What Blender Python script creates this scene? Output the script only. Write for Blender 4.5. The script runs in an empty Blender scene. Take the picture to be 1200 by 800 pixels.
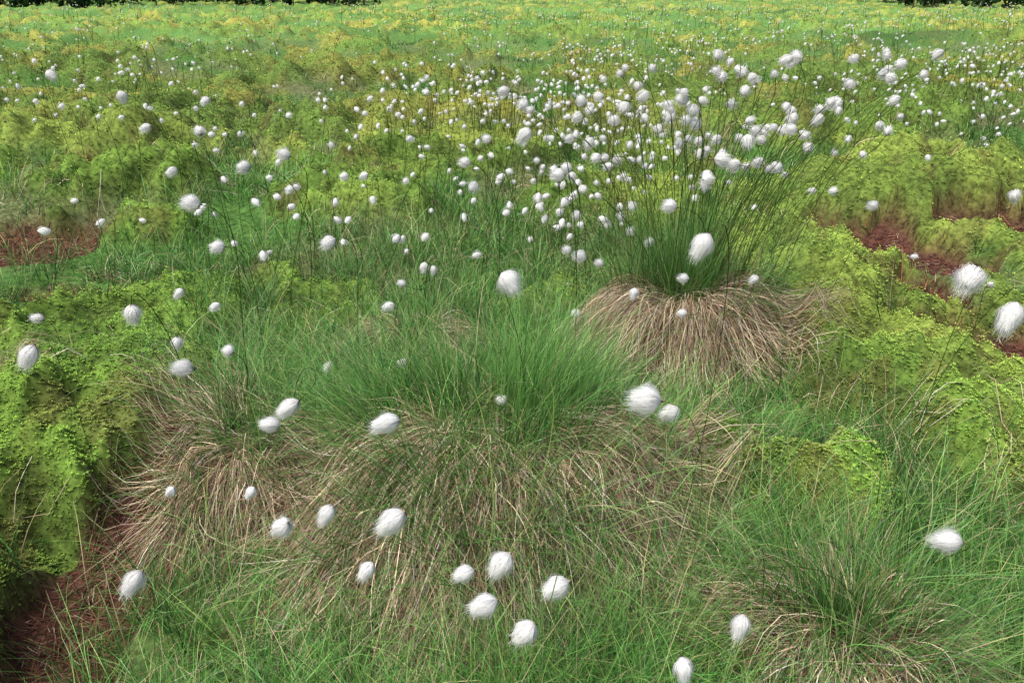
import bpy, math, numpy as np
from mathutils import Vector
rng=np.random.default_rng(7)
sc=bpy.context.scene
H=1.3; PITCH=math.radians(23.6)
# ------------------------------------------------------------ noise
TAB=rng.random((8,256,256))
def vn(x,y,s=0):
    x=np.asarray(x,float); y=np.asarray(y,float)
    ix=np.floor(x).astype(int); iy=np.floor(y).astype(int)
    fx=x-ix; fy=y-iy; fx=fx*fx*(3-2*fx); fy=fy*fy*(3-2*fy)
    t=TAB[s%8]
    a=t[ix&255,iy&255]; b=t[(ix+1)&255,iy&255]; c=t[ix&255,(iy+1)&255]; d=t[(ix+1)&255,(iy+1)&255]
    return (a*(1-fx)+b*fx)*(1-fy)+(c*(1-fx)+d*fx)*fy
def fbm(x,y,s=0,o=3):
    r=0;a=.5;n=0
    for i in range(o):
        r=r+a*vn(x*(2**i)+17.3*i,y*(2**i)+9.1*i,s+i); n+=a; a*=.5
    return r/n
def ss(e0,e1,x):
    t=np.clip((x-e0)/(e1-e0),0,1); return t*t*(3-2*t)
# ------------------------------------------------------------ bog layout (metres)
TUS=dict(A=(-.05,1.60,.50,.42,.34), B=(.64,1.18,.32,.25,.16), C=(.62,2.70,.42,.36,.28),
         D=(-.68,1.78,.24,.27,.17), E=(-.38,2.85,.28,.22,.10), F=(-1.66,2.05,.22,.28,.12))
HUM=[(-1.15,2.08,.38,.34,.25),(-1.27,1.25,.24,.22,.13),(-1.32,1.70,.34,.22,.10),(1.22,2.35,.34,.34,.18),(2.0,2.10,.38,.22,.05),(1.5,1.90,.40,.22,.13),(1.22,3.1,.32,.34,.17),(1.55,3.45,.30,.18,.10),
     (1.40,3.95,.34,.30,.14),(2.4,5.1,.8,.4,.2),(2.8,3.6,.4,.22,.08),(-3.3,6.4,.9,.5,.28),(-2.5,5.05,.6,.42,.24),(-3.9,5.2,.8,.45,.2),
     (-.95,4.8,.5,.34,.16),(-.7,5.8,.6,.36,.16),(2.7,7.2,.9,.5,.2),(-4.5,8.6,1.2,.6,.22),(.6,5.0,.6,.4,.10),
     (.68,1.66,.28,.18,.14),(3.4,4.2,.5,.35,.15),(3.6,5.6,.6,.4,.18),(-2.0,4.3,.3,.2,.12),(1.2,5.9,.6,.3,.13),(-1.9,2.9,.4,.25,.08)]
PEAT=[(-.93,1.45,.14,.32),(-2.85,4.2,.65,.34),(-3.7,7.5,.8,.40),(2.02,4.2,.50,.42),(1.92,2.85,.48,.30),(-2.1,3.5,.26,.12),
      (2.75,3.15,.4,.22),(2.9,4.5,.45,.25),(-3.2,5.6,.5,.16),(-.90,1.08,.15,.24),(1.0,3.6,.12,.2),(1.66,2.62,.16,.12),(1.95,3.5,.16,.3)]
def warp(x,y):
    return .2*(fbm(x*3,y*3,3,2)-.5), .2*(fbm(x*3+40,y*3,4,2)-.5)
def blob(x,y,W,cx,cy,rx,ry):
    wx=x+W[0]*min(rx,1); wy=y+W[1]*min(ry,1)
    return np.sqrt(((wx-cx)/rx)**2+((wy-cy)/ry)**2)
def peatm(x,y,W=None):
    W=W or warp(x,y); m=0*x; n=.9*(fbm(x*5,y*5,2,3)-.5)
    for c in PEAT: m=np.maximum(m,1-ss(.85,1.10,blob(x,y,W,*c)+n))
    return m
def tusm(x,y,W=None,grow=1.0):
    W=W or warp(x,y); m=0*x
    for c in TUS.values(): m=np.maximum(m,1-ss(.85*grow,1.15*grow,blob(x,y,W,*c[:4])))
    return m
def mossm(x,y,W=None):
    W=W or warp(x,y); m=0*x; n=.4*(fbm(x*4,y*4,1,2)-.5)
    for c in HUM: m=np.maximum(m,1-ss(.9,1.2,blob(x,y,W,*c[:4])+n))
    m=np.maximum(m,ss(1.0,1.2,x-.05*(y-2))*(1-ss(4.5,6,y))*ss(1.65,1.8,y)*ss(.22,.32,fbm(x*2,y*2,2,3)))
    n=fbm(x*.55+3,y*.45+8,6,4)
    mid=np.exp(-((x+.15*y*.3)/(.32*np.abs(y)+.5))**2)*ss(7.5,9.5,y)*(1-ss(16,24,y))
    m=np.maximum(m,ss(4.2,6,y)*ss(.53,.58,n+.13*mid-.06*ss(12,22,y)))
    m=np.maximum(m,ss(.60,.68,fbm(x*1.5+1,y*1.5,0,3))*.9*ss(1.9,2.3,y))
    return m*(1-tusm(x,y,W))
def hgt(x,y):
    x=np.asarray(x,float); y=np.asarray(y,float)
    D=np.hypot(x,y); W=warp(x,y)
    z=.10*(fbm(x*.9,y*.9,0,3)-.5)+ss(5,20,D)*.55*(fbm(x*.13,y*.13,2,3)-.5)+ss(4,8,D)*.36*(fbm(x*.6,y*.6,4,3)-.5)
    z=z+.04*(fbm(x*3.5,y*3.5,1,3)-.5)
    for cx,cy,rx,ry,h in HUM:
        t=blob(x,y,W,cx,cy,rx*1.08,ry*1.08); t2=t*t; z=z+h/(1+t2*t2*t)
    for cx,cy,rx,ry,h in TUS.values():
        t=blob(x,y,W,cx,cy,rx,ry)/.88; t2=t*t; z=z+h/(1+t2*t2*t)
    m=mossm(x,y,W); p=peatm(x,y,W)
    bil=1-np.abs(2*fbm(x*4.5,y*4.5,5,2)-1)*2.4
    bf=1-np.abs(2*fbm(x*1.4,y*1.4,3,2)-1)*2.4
    bg=.4-np.abs(2*fbm(x*.38,y*.38,1,2)-1)*2.2
    b2=1-np.abs(2*fbm(x*15,y*15,6,2)-1)*2.2
    near=1-ss(9,18,D)
    return z+m*(1-p)*(.095*bil+.028*b2*near+.20*bf*ss(4,7,D))+.24*bg*ss(7,12,D)-.07*p+.012*near*(vn(x*40,y*40,7)-.5)
# ------------------------------------------------------------ mesh helpers
def mkmesh(name,V,F,C=None,smooth=False):
    me=bpy.data.meshes.new(name)
    n=F.shape[1]
    me.vertices.add(len(V)); me.vertices.foreach_set("co",V.astype(np.float32).ravel())
    me.loops.add(F.size); me.loops.foreach_set("vertex_index",F.astype(np.int32).ravel())
    me.polygons.add(len(F)); me.polygons.foreach_set("loop_start",np.arange(0,F.size,n,dtype=np.int32))
    me.update(calc_edges=True)
    me.polygons.foreach_set("use_smooth",np.full(len(F),bool(smooth)))
    if C is not None:
        a=me.attributes.new("Col",'FLOAT_COLOR','POINT')
        a.data.foreach_set("color",np.c_[C,np.ones(len(C))].astype(np.float32).ravel())
    return me
def obj(name,me,mat,parent=None):
    o=bpy.data.objects.new(name,me); sc.collection.objects.link(o)
    if mat: me.materials.append(mat)
    if parent: o.parent=parent
    return o
def empty(name):
    o=bpy.data.objects.new(name,None); sc.collection.objects.link(o); return o
def ribbons(P,W,C,side=None):
    N,K,_=P.shape
    T=np.gradient(P,axis=1); T/=np.linalg.norm(T,axis=2,keepdims=True)+1e-9
    if side is None:
        side=rng.normal(size=(N,3)); side[:,2]*=.35
    S=np.cross(T,np.cross(side[:,None,:],T)); S/=np.linalg.norm(S,axis=2,keepdims=True)+1e-9
    L=P-S*W[...,None]/2; R=P+S*W[...,None]/2
    V=np.stack([L,R],axis=2).reshape(-1,3)
    base=(np.arange(N)*K*2)[:,None]; k=np.arange(K-1)[None,:]*2
    a=base+k; F=np.stack([a,a+1,a+3,a+2],axis=-1).reshape(-1,4)
    if C.ndim==2: C=np.repeat(C[:,None,:],K,axis=1)
    C=np.repeat(C[:,:,None,:],2,axis=2).reshape(-1,3)
    return V,F,C
def join(parts):
    V=[];F=[];C=[];o=0
    for v,f,c in parts:
        V.append(v);F.append(f+o);C.append(c);o+=len(v)
    return np.concatenate(V),np.concatenate(F),np.concatenate(C)
def blades(B,az,lean,curv,length,K=5):
    N=len(B); P=np.zeros((N,K,3)); P[:,0]=B
    th=lean.copy(); st=length/(K-1); az=az.copy(); wob=rng.normal(0,.12,N)
    for k in range(1,K):
        P[:,k,0]=P[:,k-1,0]+np.sin(th)*np.cos(az)*st
        P[:,k,1]=P[:,k-1,1]+np.sin(th)*np.sin(az)*st
        P[:,k,2]=P[:,k-1,2]+np.cos(th)*st
        th=th+curv/(K-1); az=az+wob
    return P
def taper(w,K,p=1.3):
    t=np.linspace(0,1,K); return w[:,None]*(1-.88*t**p)[None,:]
def pal(N,cols,wts,jit=.18):
    cols=np.array(cols); i=rng.choice(len(cols),N,p=np.array(wts)/sum(wts))
    return cols[i]*(1+rng.normal(0,jit,(N,1)).clip(-.5,.6))
GREEN=[(.10,.28,.055),(.18,.38,.085),(.045,.16,.035),(.28,.40,.11),(.54,.45,.26)]
GW=[4,4,3.2,2.3,1.1]
STRAW=[(.66,.54,.37),(.46,.36,.23),(.27,.175,.11),(.12,.06,.038),(.56,.50,.41)]
SW=[2.8,4,3,2.8,1.6]
# ------------------------------------------------------------ materials
def foliage(name,trans=.35,rough=.5,spec=0):
    m=bpy.data.materials.new(name); m.use_nodes=True; nt=m.node_tree; nt.nodes.clear()
    out=nt.nodes.new('ShaderNodeOutputMaterial'); at=nt.nodes.new('ShaderNodeAttribute'); at.attribute_name='Col'
    col=at.outputs['Color']
    pr=nt.nodes.new('ShaderNodeBsdfDiffuse'); nt.links.new(col,pr.inputs['Color']); sh=pr.outputs[0]
    if trans>0:
        tr=nt.nodes.new('ShaderNodeBsdfTranslucent'); nt.links.new(col,tr.inputs['Color'])
        mx=nt.nodes.new('ShaderNodeMixShader'); mx.inputs[0].default_value=trans
        nt.links.new(sh,mx.inputs[1]); nt.links.new(tr.outputs[0],mx.inputs[2]); sh=mx.outputs[0]
    if spec>0:
        gl=nt.nodes.new('ShaderNodeBsdfGlossy'); gl.inputs['Roughness'].default_value=rough; gl.inputs['Color'].default_value=(.9,.95,.9,1)
        mx=nt.nodes.new('ShaderNodeMixShader'); mx.inputs[0].default_value=spec
        nt.links.new(sh,mx.inputs[1]); nt.links.new(gl.outputs[0],mx.inputs[2]); sh=mx.outputs[0]
    nt.links.new(sh,out.inputs[0])
    return m
M_grass=foliage('grass_blade',.32,.4,.03)
M_straw=foliage('dry_straw',0)
M_moss=foliage('moss',0)
M_white=foliage('cotton_white',.5)
M_stem=foliage('stem',0)
M_tree=foliage('tree_leaf',0)
def ground_mat():
    m=bpy.data.materials.new('bog_ground'); m.use_nodes=True; nt=m.node_tree
    pr=nt.nodes['Principled BSDF']; pr.inputs['Roughness'].default_value=.9; pr.inputs['Specular IOR Level'].default_value=.1
    at=nt.nodes.new('ShaderNodeAttribute'); at.attribute_name='Col'
    tc=nt.nodes.new('ShaderNodeTexCoord')
    n1=nt.nodes.new('ShaderNodeTexNoise'); n1.inputs['Scale'].default_value=28; n1.inputs['Detail'].default_value=4; n1.inputs['Roughness'].default_value=.75
    mr=nt.nodes.new('ShaderNodeMapRange'); mr.inputs[1].default_value=.35; mr.inputs[2].default_value=.65; mr.inputs[3].default_value=.35; mr.inputs[4].default_value=1.6
    hs=nt.nodes.new('ShaderNodeHueSaturation')
    nt.links.new(tc.outputs['Object'],n1.inputs['Vector']); nt.links.new(n1.outputs['Fac'],mr.inputs[0])
    nt.links.new(mr.outputs[0],hs.inputs['Value']); nt.links.new(at.outputs['Color'],hs.inputs['Color']); nt.links.new(hs.outputs[0],pr.inputs['Base Color'])
    return m
def mosscol(x,y):
    n=fbm(x*.9+2,y*.9,3,3)[:,None]; f=ss(5.5,10,y)[:,None]
    cn=np.array([.24,.40,.065])*(1-ss(.42,.60,n))+np.array([.36,.49,.09])*ss(.42,.60,n)
    dk=ss(.50,.60,fbm(x*2.3+9,y*2.3,5,2))[:,None]*.45
    cn=cn*(1-dk)+np.array([.11,.21,.04])*dk
    cf=np.array([.22,.35,.07])*(1-ss(.45,.66,n))+np.array([.41,.42,.09])*ss(.45,.66,n)
    n2=fbm(x*3+2,y*3,1,2)[:,None]; n3=fbm(x*9+2,y*9,2,2)[:,None]
    rd=(ss(.66,.76,fbm(x*6+3,y*6,7,2))*.4)[:,None]
    c=(cn*(1-f)+cf*f)*(.65+.45*n2+.25*n3)
    # furrows between cushions: shade put into the colour, along with browner deep moss
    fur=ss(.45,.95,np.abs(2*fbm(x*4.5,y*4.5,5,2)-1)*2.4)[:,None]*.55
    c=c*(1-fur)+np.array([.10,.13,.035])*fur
    return c*(1-rd)+np.array([.22,.14,.06])*rd
# ------------------------------------------------------------ terrain
ys=[-4,-3,-2,-1,-.4,0,.25,.45,.6,.7]; y=.75
while y<450:
    ys.append(y); y+=.007+.0095*max(y-.5,0)
ys=np.array(ys); ny=len(ys); nx=520
t=np.linspace(-1,1,nx); t=np.sign(t)*np.abs(t)**1.2
X=t[None,:]*(2.6+np.maximum(ys,0)*1.05)[:,None]; Y=np.repeat(ys[:,None],nx,1)
x=X.ravel(); y=Y.ravel(); z=hgt(x,y)
V=np.c_[x,y,z]
i=np.arange(ny-1)[:,None]*nx+np.arange(nx-1)[None,:]
F=np.stack([i,i+1,i+nx+1,i+nx],-1).reshape(-1,4)
mo=mossm(x,y)[:,None]; pe=peatm(x,y)[:,None]; tu=tusm(x,y)[:,None]
gn=ss(.4,.65,fbm(x*1.3,y*1.3,2,3))[:,None]
g=np.array([.055,.12,.025])*(1-gn)+np.array([.11,.12,.05])*gn
far=ss(10,35,y)[:,None]; vn2=fbm(x*.5,y*.16,5,3)[:,None]
g=g*(1-far)+np.array([.12,.24,.06])*(.4+1.1*vn2)*far
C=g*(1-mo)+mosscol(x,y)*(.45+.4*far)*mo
C=C*(1-tu)+np.array([.065,.04,.026])*tu
C=C*(1-pe)+np.array([.085,.036,.026])*pe
obj('bog_ground',mkmesh('bog_ground',V,F,C,True),ground_mat())
# ------------------------------------------------------------ samplers
def scatter(N,D0,D1,pw,half=.80):
    u=rng.random(N); e=2-pw
    D=(D0**e+u*(D1**e-D0**e))**(1/e)
    a=rng.uniform(-half,half,N)
    return D*np.sin(a),D*np.cos(a),D
# moss sprigs
x,y,D=scatter(205000,.95,45,2.6,.70)
x2,y2,D2=scatter(60000,1.2,4.5,1.99,.70)
x=np.r_[x,x2];y=np.r_[y,y2];D=np.r_[D,D2]; N=len(x)
k=rng.random(N)<mossm(x,y)*(1-peatm(x,y))*1.1
x=x[k];y=y[k];D=D[k]; z=hgt(x,y); N=len(x)
L=4; sz=np.maximum(.009,.0030*D)*rng.uniform(.7,1.4,N)
az=(np.arange(L)[None,:]*2*math.pi/L+rng.uniform(0,6.3,(N,1))+rng.normal(0,.3,(N,L)))
el=rng.uniform(.2,1.0,(N,L))
dirs=np.stack([np.cos(az)*np.cos(el),np.sin(az)*np.cos(el),np.sin(el)],-1)
B=np.c_[x,y,z-.001]; rise=(sz*rng.uniform(0,.7,N))[:,None,None]*np.array([0,0,1])
P0=np.repeat(B[:,None,:]+rise,L,1); P1=P0+dirs*(sz[:,None,None]*.62)
sd=np.stack([-np.sin(az),np.cos(az),0*az],-1)*(sz[:,None,None]*.18)
Pm=P0+dirs*(sz[:,None,None]*.3)
V=np.stack([P0,Pm-sd,P1,Pm+sd],2).reshape(-1,3)
F=np.arange(N*L*4).reshape(-1,4)
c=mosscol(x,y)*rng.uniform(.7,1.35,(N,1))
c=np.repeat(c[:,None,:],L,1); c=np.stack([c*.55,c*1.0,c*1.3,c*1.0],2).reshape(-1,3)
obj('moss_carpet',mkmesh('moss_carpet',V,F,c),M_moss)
# ------------------------------------------------------------ meadow grass in tufts
NT=18500
x,y,D=scatter(NT,.95,110,2.5,.72)
W=warp(x,y)
w=(1-.98*mossm(x,y,W))*(1-.97*peatm(x,y,W))*(1-.90*tusm(x,y,W,1.1))
w*=.22+.9*ss(.42,.56,fbm(x*1.1+4,y*1.1+2,7,3))
w=np.maximum(w,.35*ss(6,9,y)*ss(.55,.65,fbm(x*1.8+9,y*1.2,1,3)))
mid=np.exp(-((x+.1)/1.1)**2-((y-2.9)/1.1)**2); w=np.maximum(w,.9*mid*(1-.93*mossm(x,y,W))*(1-tusm(x,y,W,1.1)))
w=np.maximum(w,.95*(1-ss(.6,1.1,np.hypot((x-1.2)/.5,(y-1.25)/.30)))*(1-tusm(x,y,W)))
k=rng.random(NT)<w; x=x[k];y=y[k];D=D[k];mid=mid[k]; NT=len(x)
nb=rng.integers(8,22,NT); idx=np.repeat(np.arange(NT),nb); N=len(idx)
r=np.abs(rng.normal(0,1,N))*(.018+.009*D[idx]**.8); a=rng.uniform(0,6.283,N)
bx=x[idx]+r*np.cos(a); by=y[idx]+r*np.sin(a); bz=hgt(bx,by)-.005
hs=(rng.uniform(.4,1.25,NT)*(1+.3*mid))[idx]
ln=rng.uniform(.08,.27,N)*hs*(1-.25*ss(4,10,by))
wd=(.0011+.00042*D[idx]+.00025*np.maximum(D[idx]-6,0))*rng.uniform(.6,1.6,N)
P=blades(np.c_[bx,by,bz],a+rng.normal(0,.6,N),rng.uniform(.02,.6,N),rng.gamma(2,.5,N),ln,5)
tuftc=rng.uniform(.5,1.5,(NT,1))*rng.uniform(.85,1.15,(NT,3)); tuftc=tuftc[idx]
c=pal(N,GREEN,GW,.25)*(.35+.65*tuftc)*(.65+.85*fbm(bx*.8,by*.8,2,2))[:,None]
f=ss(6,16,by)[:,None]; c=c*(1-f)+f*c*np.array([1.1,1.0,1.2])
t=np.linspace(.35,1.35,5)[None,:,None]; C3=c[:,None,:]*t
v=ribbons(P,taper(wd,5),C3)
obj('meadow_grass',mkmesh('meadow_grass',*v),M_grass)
# lying dead straw in the meadow
NT=4600
x,y,D=scatter(NT,.95,14,2.6)
k=rng.random(NT)<(.12+.88*ss(.5,.62,fbm(x*1.6+7,y*1.6,4,3)))*(1-.95*mossm(x,y))*(1-.7*peatm(x,y))
k&=~((x<-.75)&(y<1.9)&(rng.random(NT)<.7))
x=x[k];y=y[k];D=D[k];NT=len(x); nb=rng.integers(4,14,NT); idx=np.repeat(np.arange(NT),nb); N=len(idx)
bx=x[idx]+rng.normal(0,.03,N)*(1+.4*D[idx]); by=y[idx]+rng.normal(0,.03,N)*(1+.4*D[idx])
az=rng.uniform(0,6.283,NT)[idx]+rng.normal(0,.5,N); ln=rng.uniform(.08,.28,N); K=5
s=np.linspace(0,1,K)[None,:]*ln[:,None]; az2=az[:,None]+np.linspace(0,1,K)[None,:]*rng.normal(0,.5,(N,1))
px=bx[:,None]+s*np.cos(az2); py=by[:,None]+s*np.sin(az2)
pz=hgt(px,py)+.006+np.sin(np.linspace(0.2,3.1,K))[None,:]*rng.uniform(0,.045,(N,1))
red=(peatm(bx,by)>.4)[:,None]; c=pal(N,STRAW,SW); c=np.where(red,c*np.array([.6,.3,.2]),c)
v=ribbons(np.stack([px,py,pz],-1),taper((.0011+.0004*D[idx])*rng.uniform(.6,1.2,N),K),c)
obj('dead_grass_litter',mkmesh('dead_grass_litter',*v),M_straw)
# red fibre litter on peat
fx=[];fy=[]
for cx,cy,rx,ry in PEAT:
    n=int(1600*min(rx*ry/.03,2.5)); fx.append(cx+rng.normal(0,rx*.6,n)); fy.append(cy+rng.normal(0,ry*.6,n))
bx=np.concatenate(fx);by=np.concatenate(fy); k=peatm(bx,by)>.3; bx=bx[k];by=by[k];N=len(bx);K=4
az=rng.uniform(0,6.283,N);ln=rng.uniform(.015,.06,N); s=np.linspace(0,1,K)[None,:]*ln[:,None]
px=bx[:,None]+s*np.cos(az)[:,None];py=by[:,None]+s*np.sin(az)[:,None];pz=hgt(px,py)+rng.uniform(.002,.010,(N,1))
c=pal(N,[(.125,.052,.034),(.065,.03,.022),(.20,.105,.07),(.36,.28,.20)],[4,4,2,.7])
v=ribbons(np.stack([px,py,pz],-1),taper(.0014+.0005*np.hypot(bx,by),K),c)
obj('peat_litter',mkmesh('peat_litter',*v),M_straw)
# ------------------------------------------------------------ tussocks
def tussock(key,nst,ngr,spray,glen=(.18,.42),nover=300):
    cx,cy,rx,ry,h=TUS[key]
    root=empty('cottongrass_tussock')
    nl=max(40,nst//14)
    la=rng.uniform(0,6.283,nl); lr=rng.uniform(.22,1.0,nl); lc=rng.uniform(.45,1.4,nl)
    idx=rng.integers(0,nl,nst); K=7
    th=la[idx]+rng.normal(0,.07,nst); r0=lr[idx]*rng.uniform(.8,1.1,nst)
    ln=rng.uniform(.12,.36,nst)*(.6+h*1.4); drift=rng.normal(0,.38,nl)[idx]+rng.normal(0,.17,nst)
    px=np.zeros((nst,K));py=px.copy();pz=px.copy()
    lift=rng.uniform(0,.045,nst)*rng.random(nst)+.003
    X=cx+np.cos(th)*r0*rx; Y=cy+np.sin(th)*r0*ry; Z=hgt(X,Y)
    az=np.arctan2(np.sin(th)*ry,np.cos(th)*rx)+drift; st=ln/(K-1)
    bend=rng.normal(0,.12,nst)
    for k in range(K):
        px[:,k]=X;py[:,k]=Y;pz[:,k]=Z+lift*(1+1.2*np.sin(k/(K-1)*3.1))
        e=.02
        sl=(hgt(X+e*np.cos(az),Y+e*np.sin(az))-Z)/e
        stp=st/np.sqrt(1+sl*sl); X=X+stp*np.cos(az);Y=Y+stp*np.sin(az);Z=hgt(X,Y);az=az+bend
    c=pal(nst,STRAW,SW)*lc[idx][:,None]
    tt=np.linspace(0,1,K)[None,:,None]; c=c[:,None,:]*(1.1-.25*tt)
    v=ribbons(np.stack([px,py,pz],-1),taper(rng.uniform(.0010,.0023,nst),K),c)
    obj('dry_straw',mkmesh('dry_straw',*v),M_straw,root)
    parts=[]
    n=ngr; nbn=24; q0=np.sqrt(rng.random(nbn))*spray; a0=rng.uniform(0,6.283,nbn); s0=rng.uniform(.6,1.2,nbn); q0[:6]*=.4
    bi=rng.integers(0,nbn,n)
    qx=q0[bi]*np.cos(a0[bi])+rng.normal(0,.09,n); qy=q0[bi]*np.sin(a0[bi])+rng.normal(0,.09,n)
    bx=cx+qx*rx;by=cy+qy*ry;bz=hgt(bx,by)-.01; q=np.hypot(qx,qy); a=np.arctan2(qy,qx)
    lean=np.clip(q*.7+rng.normal(0,.16,n),0.0,1.2); ln=rng.uniform(*glen,n)*s0[bi]*(1-.25*q)
    K=7;P=blades(np.c_[bx,by,bz],a+rng.normal(0,.8,n),lean,rng.gamma(1.8,.36,n)*(.5+q),ln,K)
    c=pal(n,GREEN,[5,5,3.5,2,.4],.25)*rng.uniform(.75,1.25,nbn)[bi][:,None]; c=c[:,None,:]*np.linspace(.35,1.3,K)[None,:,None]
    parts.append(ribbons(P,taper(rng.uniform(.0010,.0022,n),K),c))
    n=nover; nbn=max(12,n//18); a0=rng.uniform(0,6.283,nbn); q0=rng.uniform(.35,1.25,nbn); bi=rng.integers(0,nbn,n)
    a=a0[bi]+rng.normal(0,.12,n); q=q0[bi]+rng.normal(0,.06,n)
    bx=cx+q*np.cos(a)*rx;by=cy+q*np.sin(a)*ry;bz=hgt(bx,by)
    P=blades(np.c_[bx,by,bz],a+rng.normal(0,.7,n),rng.uniform(.1,.9,n),rng.uniform(.5,1.9,n),rng.uniform(.10,.34,n),K)
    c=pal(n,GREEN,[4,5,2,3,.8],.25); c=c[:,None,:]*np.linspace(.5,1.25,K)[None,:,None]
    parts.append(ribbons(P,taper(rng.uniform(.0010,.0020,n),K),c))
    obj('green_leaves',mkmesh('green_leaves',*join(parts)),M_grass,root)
    return root
tussock('A',9000,4400,.78,(.14,.42),1800)
tussock('B',3300,2200,.85,(.10,.27),1300)
tussock('C',6000,1900,.65,(.15,.45),600)
tussock('D',2800,900,.8,(.10,.30),850)
tussock('E',1400,600,.8,(.10,.26),300)
tussock('F',1200,500,.8,(.10,.26),300)
# ------------------------------------------------------------ cotton heads
def unit(v): v=np.array(v,float); return v/np.linalg.norm(v)
def frame(ax):
    a=unit(ax); u=unit(np.cross(a,[.31,.87,.12])); w=np.cross(a,u); return a,u,w
def prof(t,full):
    return full*np.sin(np.pi*np.clip(t,0,1)**1.05)**.64
def head(base,ax,L,ns,rings=8,seg=12,full=.37,grey=1.0,strandw=.0007):
    a,u,w=frame(ax); parts=[]
    t=np.linspace(0.0,1,rings); ph=np.arange(seg)*2*math.pi/seg
    rr=prof(t*.96+.02,full)[:,None]*L*(.64+.08*rng.normal(size=(1,seg))+.06*rng.normal(size=(rings,seg)))
    Vc=base+a*(t[:,None,None]*L*.82+L*.03)+rr[...,None]*(np.cos(ph)[None,:,None]*u+np.sin(ph)[None,:,None]*w)
    V=Vc.reshape(-1,3); i=np.arange(rings-1)[:,None]*seg+np.arange(seg)[None,:]; j=np.arange(rings-1)[:,None]*seg+((np.arange(seg)+1)%seg)[None,:]
    F=np.stack([i,j,j+seg,i+seg],-1).reshape(-1,4)
    cc=np.ones((rings,seg,3))*(.93*grey)*(.85+.15*np.clip(t*3.0,0,1))[:,None,None]
    cc=np.minimum(cc*np.array([1,.99,.97]),.95)
    parts.append((V,F,cc.reshape(-1,3)))
    K=6; ph=rng.uniform(0,6.283,ns); q=rng.uniform(.50,1.10,ns); lo=rng.random(ns)<.12; q[lo]*=1.3; e=rng.uniform(.60,1.04,ns); e[rng.random(ns)<.12]*=1.2; t=np.linspace(.02,1,K)
    lock=.11*np.sin(ph*4+rng.uniform(0,6))+.09*np.sin(ph*9+rng.uniform(0,6))
    tt=t[None,:]*e[:,None]; r=prof(np.minimum(tt,.78),full)*(q+lock)[:,None]*L*(1+.14*rng.normal(size=(ns,K))*t[None,:])
    tw=rng.normal(0,.5,ns); pp=ph[:,None]+tw[:,None]*t[None,:]
    P=base+a*(tt*L)[...,None]+r[...,None]*(np.cos(pp)[...,None]*u+np.sin(pp)[...,None]*w)
    P[...,2]-=(.14*L*tt**2)*rng.uniform(0,1,(ns,1))
    P[...,0]-=(.08*L*tt**2)*rng.uniform(0,1,(ns,1))
    c=np.ones((ns,K,3))*.95*grey*rng.uniform(.92,1.0,(ns,1,1)); c[:,0]*=.8; c*=np.array([1,.995,.98])
    parts.append(ribbons(P,np.full((ns,K),strandw)*np.linspace(1.3,.45,K),c,side=np.cross(np.repeat(a[None],ns,0),P[:,3]-base)))
    return join(parts)
def bracts(base,ax,L):
    a,u,w=frame(ax); n=7; ph=rng.uniform(0,6.283,n); K=4; t=np.linspace(-.06,.14,K)
    r=np.maximum(prof(np.clip(t,0,1)*.9+.02,.37),.03)*L*.85
    P=base+a*(t[None,:,None]*L)+r[None,:,None]*(np.cos(ph)[:,None,None]*u+np.sin(ph)[:,None,None]*w)
    return ribbons(P,np.full((n,K),.05*L)*np.array([.6,1,.8,.1]),pal(n,[(.16,.13,.08),(.28,.24,.16),(.07,.06,.04)],[1,1,1]),side=np.cross(np.repeat(a[None],n,0),P[:,2]-base))
def stem(p0,p3,ax,w=.0012,up=.6,K=12,g=None):
    p0=np.array(p0,float);p3=np.array(p3,float); d=np.linalg.norm(p3-p0)
    c1=p0+np.array([rng.normal(0,.06)*d,rng.normal(0,.05)*d,d*up*.75])+(p3-p0)*.12
    c2=p3-unit(ax)*d*rng.uniform(.12,.22)
    t=np.linspace(0,1,K)[:,None]
    P=(1-t)**3*p0+3*(1-t)**2*t*c1+3*(1-t)*t*t*c2+t**3*p3
    g=(np.array([.075,.12,.03]) if g is None else np.array(g))*rng.uniform(.5,1.25)
    a=ribbons(P[None],np.full((1,K),w),g[None,None,:]*np.linspace(1,.8,K)[None,:,None],side=np.array([[1,0,.1]]))
    b=ribbons(P[None],np.full((1,K),w),g[None,None,:]*np.linspace(1,.8,K)[None,:,None],side=np.array([[0,1,.2]]))
    return join([a,b])
AXI=dict(L=(-.72,-.2,-.5),D=(-.1,-.25,-.85),U=(-.25,-.3,.9),O=(-.7,-.15,.1),R=(.7,-.2,-.4))
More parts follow.
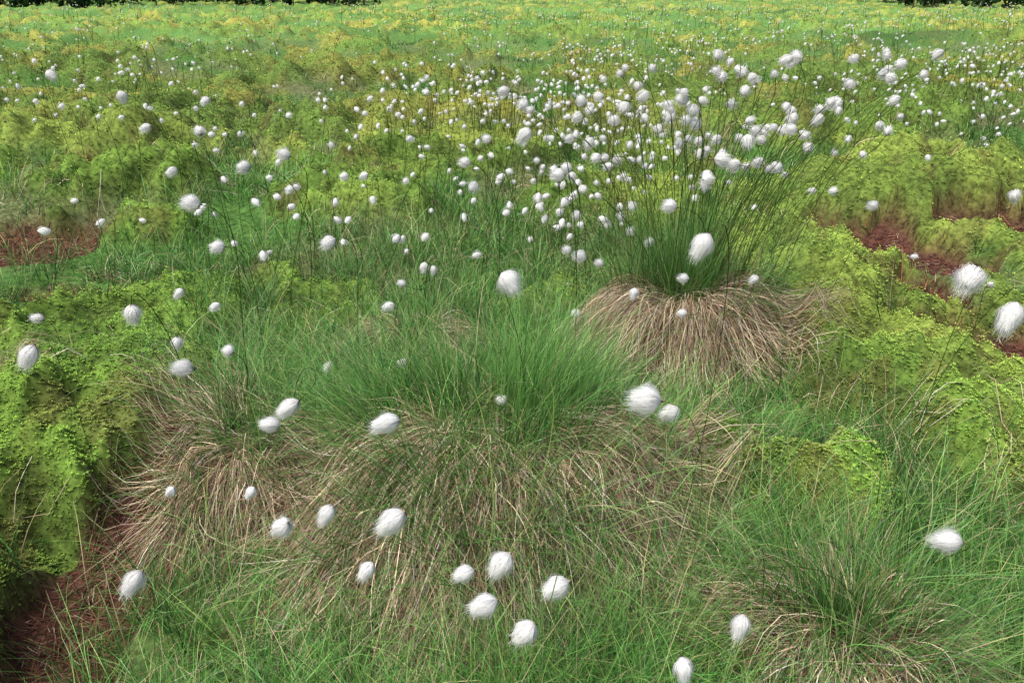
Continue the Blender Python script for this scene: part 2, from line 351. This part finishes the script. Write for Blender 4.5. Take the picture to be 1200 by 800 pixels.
S=[(157,681,34,'L','s'),(332,617,29,'L','A'),(384,601,27,'D','A'),(339,477,31,'L','D'),(317,497,26,'L','D'),(454,495,36,'L','A'),(461,609,40,'L','A'),
(431,667,24,'L','A'),(545,671,26,'L','A'),(588,660,35,'L','A'),(569,708,36,'L','A'),(617,739,34,'L','A'),(653,687,34,'L','A'),(868,732,30,'D','B'),(801,782,32,'D','B'),
(758,468,40,'O','s'),(786,483,26,'O','s'),(1111,633,36,'L','s'),(1185,370,42,'L','s'),(1138,326,40,'L','s'),(824,287,34,'D','s'),(597,330,32,'R','A'),
(215,431,27,'O','D'),(34,416,30,'D','s'),(156,367,26,'D','s'),(224,238,25,'O','s'),(255,289,20,'O','s'),(60,88,26,'R','s'),(385,284,20,'O','s'),(385,429,16,'D','s'),
(588,469,14,'O','A'),(295,576,18,'L','D'),(680,300,18,'O','s'),(801,326,15,'O','C'),(664,293,14,'O','s'),(785,241,20,'O','C'),(847,187,23,'R','C'),(615,158,23,'L','s'),
(654,205,20,'O','s'),(826,215,17,'D','C'),(675,367,14,'O','s'),(743,343,14,'D','C'),(800,367,12,'O','C'),(268,411,15,'O','D'),(208,401,17,'D','D'),(456,359,16,'L','E'),
(44,373,17,'O','s'),(472,425,13,'O','E'),(716,533,16,'L','s'),(798,558,16,'D','s'),(201,575,14,'L','D'),(855,508,16,'O','s'),(171,150,15,'O','s'),(234,154,15,'O','s'),
(286,196,18,'O','s'),(202,201,15,'L','s'),(333,181,18,'O','s'),(241,118,13,'O','s'),(143,113,16,'R','s'),(1023,241,15,'O','s'),(1189,229,18,'R','C'),(959,140,17,'O','C'),(927,152,19,'O','C'),
(545,190,16,'O','s'),(591,107,16,'O','s'),(884,327,13,'O','C'),(762,284,14,'O','C'),(340,222,13,'O','s'),(427,206,13,'O','s'),(404,207,12,'O','s'),(437,234,12,'D','s'),
(210,343,15,'L','s'),(253,359,14,'O','s'),(497,313,14,'D','s'),(508,316,12,'D','s'),(570,163,13,'O','s'),(977,224,12,'O','s'),(713,195,14,'O','s'),(739,271,13,'O','s'),(702,308,12,'O','C'),(471,332,12,'O','E')]
cp,sp=math.cos(PITCH),math.sin(PITCH)
lines=[]
for (u,v,s,pose,rt) in S:
    a=(u-600)/942; b=(400-v)/942; k=sp-b*cp
    d=.050*942/s
    zg=.20 if rt=='s' else .42
    d=min(d,(H-zg-.06)/k); d=max(d,(H-(1.02 if v>130 else .95))/k) if v<450 else d
    L=min(s*d/942*.88,.056)
    lines.append((round(a*d,3),round(d*(cp+b*sp),3),round(H-d*k,3),round(L,4),pose,rt))
for (hx,hy,hz,L,pose,rt) in lines:
    ax=np.array(AXI[pose])+rng.normal(0,.25,3); ax=unit(ax)
    c=np.array([hx,hy,hz]); base=c-ax*L*.5
    if rt=='s':
        g=float(hgt(hx,hy)); hgtv=max(hz-g,.05)
        rx_=hx+rng.normal(.05,.10)*hgtv*1.4; ry_=hy+abs(rng.normal(.15,.15))*hgtv
    else:
        T=TUS[rt]; rx_=T[0]+rng.normal(0,.25)*T[2]+.15*(hx-T[0]); ry_=T[1]+rng.normal(0,.25)*T[3]
    r0=(rx_,ry_,float(hgt(rx_,ry_))-.01)
    near=hy<1.6
    o=empty('cottongrass_flower')
    ns=int(1200 if near else 380)
    full=(.36 if pose in 'LD' else .42)*rng.uniform(.88,1.12)
    hd=head(base,ax,L,ns,9,14,full,.93 if rng.random()<.12 else 1.0,.0005 if near else .0009)
    obj('cotton_head',mkmesh('cotton_head',*hd,smooth=True),M_white,o)
    st=join([stem(r0,base,ax,.0015 if near else .0023,g=(.17,.23,.06) if (near and rng.random()<.5) else None),bracts(base,ax,L)])
    obj('stem',mkmesh('stem',*st),M_stem,o)
# ------------------------------------------------------------ masses of plants
def many(name,X,Y,Zh,Ls,roots=None,ns=26,rings=6,seg=8):
    hp=[];spn=[]
    temps=[head(np.zeros(3),[0,0,1],1.0,ns,rings,seg,.39 if i%2 else .45,1,.035) for i in range(10)]
    if roots is None: roots=np.c_[X+rng.normal(.02,.07,len(X)),Y+rng.normal(.02,.07,len(X))]
    rz=hgt(roots[:,0],roots[:,1])-.01
    for i in range(len(X)):
        ax=unit(np.array([-.4,-.35,-.2])+rng.normal(0,.5,3)); L=Ls[i]; a,u,w=frame(ax)
        tv,tf,tc=temps[rng.integers(10)]
        base=np.array([X[i],Y[i],Zh[i]])-a*L*.5
        a0,u0,w0=frame([0,0,1])
        loc=np.c_[tv@u0,tv@w0,tv@a0]*L
        R=np.stack([u,w,a]); hp.append((loc@R+base,tf,tc*rng.uniform(.93,1.0)))
        D=math.hypot(X[i],Y[i])
        spn.append(stem((roots[i,0],roots[i,1],rz[i]),base,ax,.0016+.00028*D,K=8 if D<8 else 5))
    root=empty(name)
    v=join(hp); obj('cotton_heads',mkmesh('cotton_heads',v[0],v[1],v[2],True),M_white,root)
    obj('stems',mkmesh('stems',*join(spn)),M_stem,root)
n=115
X=rng.normal(.76,.34,n);Y=rng.normal(2.85,.22,n);Z=np.clip(rng.normal(.87,.13,n)+.14*(X-.6),.45,1.09)
roots=np.c_[.62+(X-.66)*.38+rng.normal(0,.05,n),2.75+rng.normal(0,.10,n)]
many('cottongrass_sheaf',X,Y,Z,rng.uniform(.028,.052,n),roots,110,7,10)
n=50
X=rng.normal(.35,.8,n);Y=rng.normal(4.3,.6,n);Z=hgt(X,Y)+rng.uniform(.3,.70,n)
many('cottongrass_sheaf',X,Y,Z,rng.uniform(.030,.050,n),None,60,7,10)
N=10500
x,y,D=scatter(N,3.2,110,2.05,.72)
xn=x/np.maximum(y,.1)
w=.10+.9*ss(.46,.60,fbm(x*.45+11,y*.30+5,1,3))
w*=.34+.9*np.exp(-((xn-.18)/.22)**2)+1.0*ss(.36,.5,xn)*ss(6,9,y)+.4*ss(22,40,y)
w*=.25+.75*ss(3.5,8,y)
k=rng.random(N)<w*.85; x=x[k];y=y[k];n=len(x)
many('cottongrass_meadow',x,y,hgt(x,y)+rng.uniform(.2,.5,n),rng.uniform(.033,.056,n)*(1+.016*np.minimum(y,50)),None,14,5,7)
# ------------------------------------------------------------ distant trees
tp=[];tk=[]
def tree(x,y,h,con,n=600):
    z0=float(hgt(x,y))
    if con:
        t=rng.random(n)**.8; r=h*.24*(1-t)*(.5+.5*np.abs(np.sin(t*22)))*np.sqrt(rng.random(n)); zz=h*(.06+.94*t)
        a=rng.uniform(0,6.283,n); c=np.c_[x+r*np.cos(a),y+r*np.sin(a),z0+zz]
    else:
        nl=9; lc=np.c_[rng.normal(0,.25*h,nl),rng.normal(0,.2*h,nl),rng.uniform(.12,.9,nl)*h]; i=rng.integers(0,nl,n)
        d=rng.normal(size=(n,3)); d/=np.linalg.norm(d,axis=1,keepdims=True); c=lc[i]+d*(rng.uniform(.5,1,n)*h*.17)[:,None]+np.array([x,y,z0])
    s=rng.uniform(.15,.42,n)*(.5+h*.06); u=rng.normal(size=(n,3));u/=np.linalg.norm(u,axis=1,keepdims=True); w=np.cross(u,rng.normal(size=(n,3)));w/=np.linalg.norm(w,axis=1,keepdims=True)
    u=u*s[:,None];w=w*s[:,None]*.6
    V=np.stack([c-u,c-w,c+u,c+w],1).reshape(-1,3)
    col=pal(n,[(.035,.07,.025),(.05,.09,.03),(.02,.045,.018)],[1,1,1],.2)
    tp.append((V,np.arange(n*4).reshape(-1,4),np.repeat(col,4,0)))
    K=6;t=np.linspace(0,1,K);ph=np.arange(6)*math.pi/3; r=(.022*h*(1-.85*t))[:,None]
    Vt=np.stack([x+.02*h*np.sin(t*3)[:,None]+r*np.cos(ph),y+r*np.sin(ph),np.repeat((z0-.2+t*h*.9)[:,None],6,1)],-1).reshape(-1,3)
    i=np.arange(K-1)[:,None]*6+np.arange(6)[None];j=np.arange(K-1)[:,None]*6+((np.arange(6)+1)%6)[None]
    tk.append((Vt,np.stack([i,j,j+6,i+6],-1).reshape(-1,4),np.ones((len(Vt),3))*np.array([.09,.07,.05])))
for i in range(130):
    x=rng.uniform(-110,110)
    y=rng.uniform(78,92) if (x<-14 or x>34) else rng.uniform(170,200)
    tree(x,y,rng.uniform(5,13),rng.random()<.55)
for i in range(150):
    x=rng.uniform(-75,-12) if i<90 else rng.uniform(30,75); tree(x,66+abs(x)*.06+rng.uniform(0,6),rng.uniform(1.5,3.2),False,260)
tr=empty('distant_trees')
obj('crowns',mkmesh('crowns',*join(tp)),M_tree,tr); obj('trunks',mkmesh('trunks',*join(tk)),M_straw,tr)
# ------------------------------------------------------------ light, camera
w=bpy.data.worlds.new("World"); sc.world=w; w.use_nodes=True; nt=w.node_tree
bg=nt.nodes['Background']; sk=nt.nodes.new('ShaderNodeTexSky'); sk.sky_type='NISHITA'; sk.sun_disc=False
sk.sun_elevation=math.radians(62); sk.sun_rotation=math.radians(-130); sk.dust_density=4
nt.links.new(sk.outputs[0],bg.inputs[0]); bg.inputs[1].default_value=.15
sl=bpy.data.lights.new('sun','SUN'); sl.energy=4.7; sl.angle=math.radians(34); sl.color=(1,.97,.925)
so=bpy.data.objects.new('sun',sl); sc.collection.objects.link(so)
el=math.radians(62); az=math.radians(-130)
dv=Vector((math.sin(az)*math.cos(el),math.cos(az)*math.cos(el),math.sin(el)))
so.rotation_euler=dv.to_track_quat('Z','Y').to_euler()
cam=bpy.data.cameras.new('camera'); cam.sensor_width=36; cam.lens=36*942/1200; cam.clip_end=1000; cam.clip_start=.05
co=bpy.data.objects.new('camera',cam); sc.collection.objects.link(co); co.location=(0,0,H); co.rotation_euler=(math.pi/2-PITCH,0,0)
sc.camera=co
sc.view_settings.view_transform='Standard'; sc.view_settings.look='None'; sc.view_settings.exposure=0
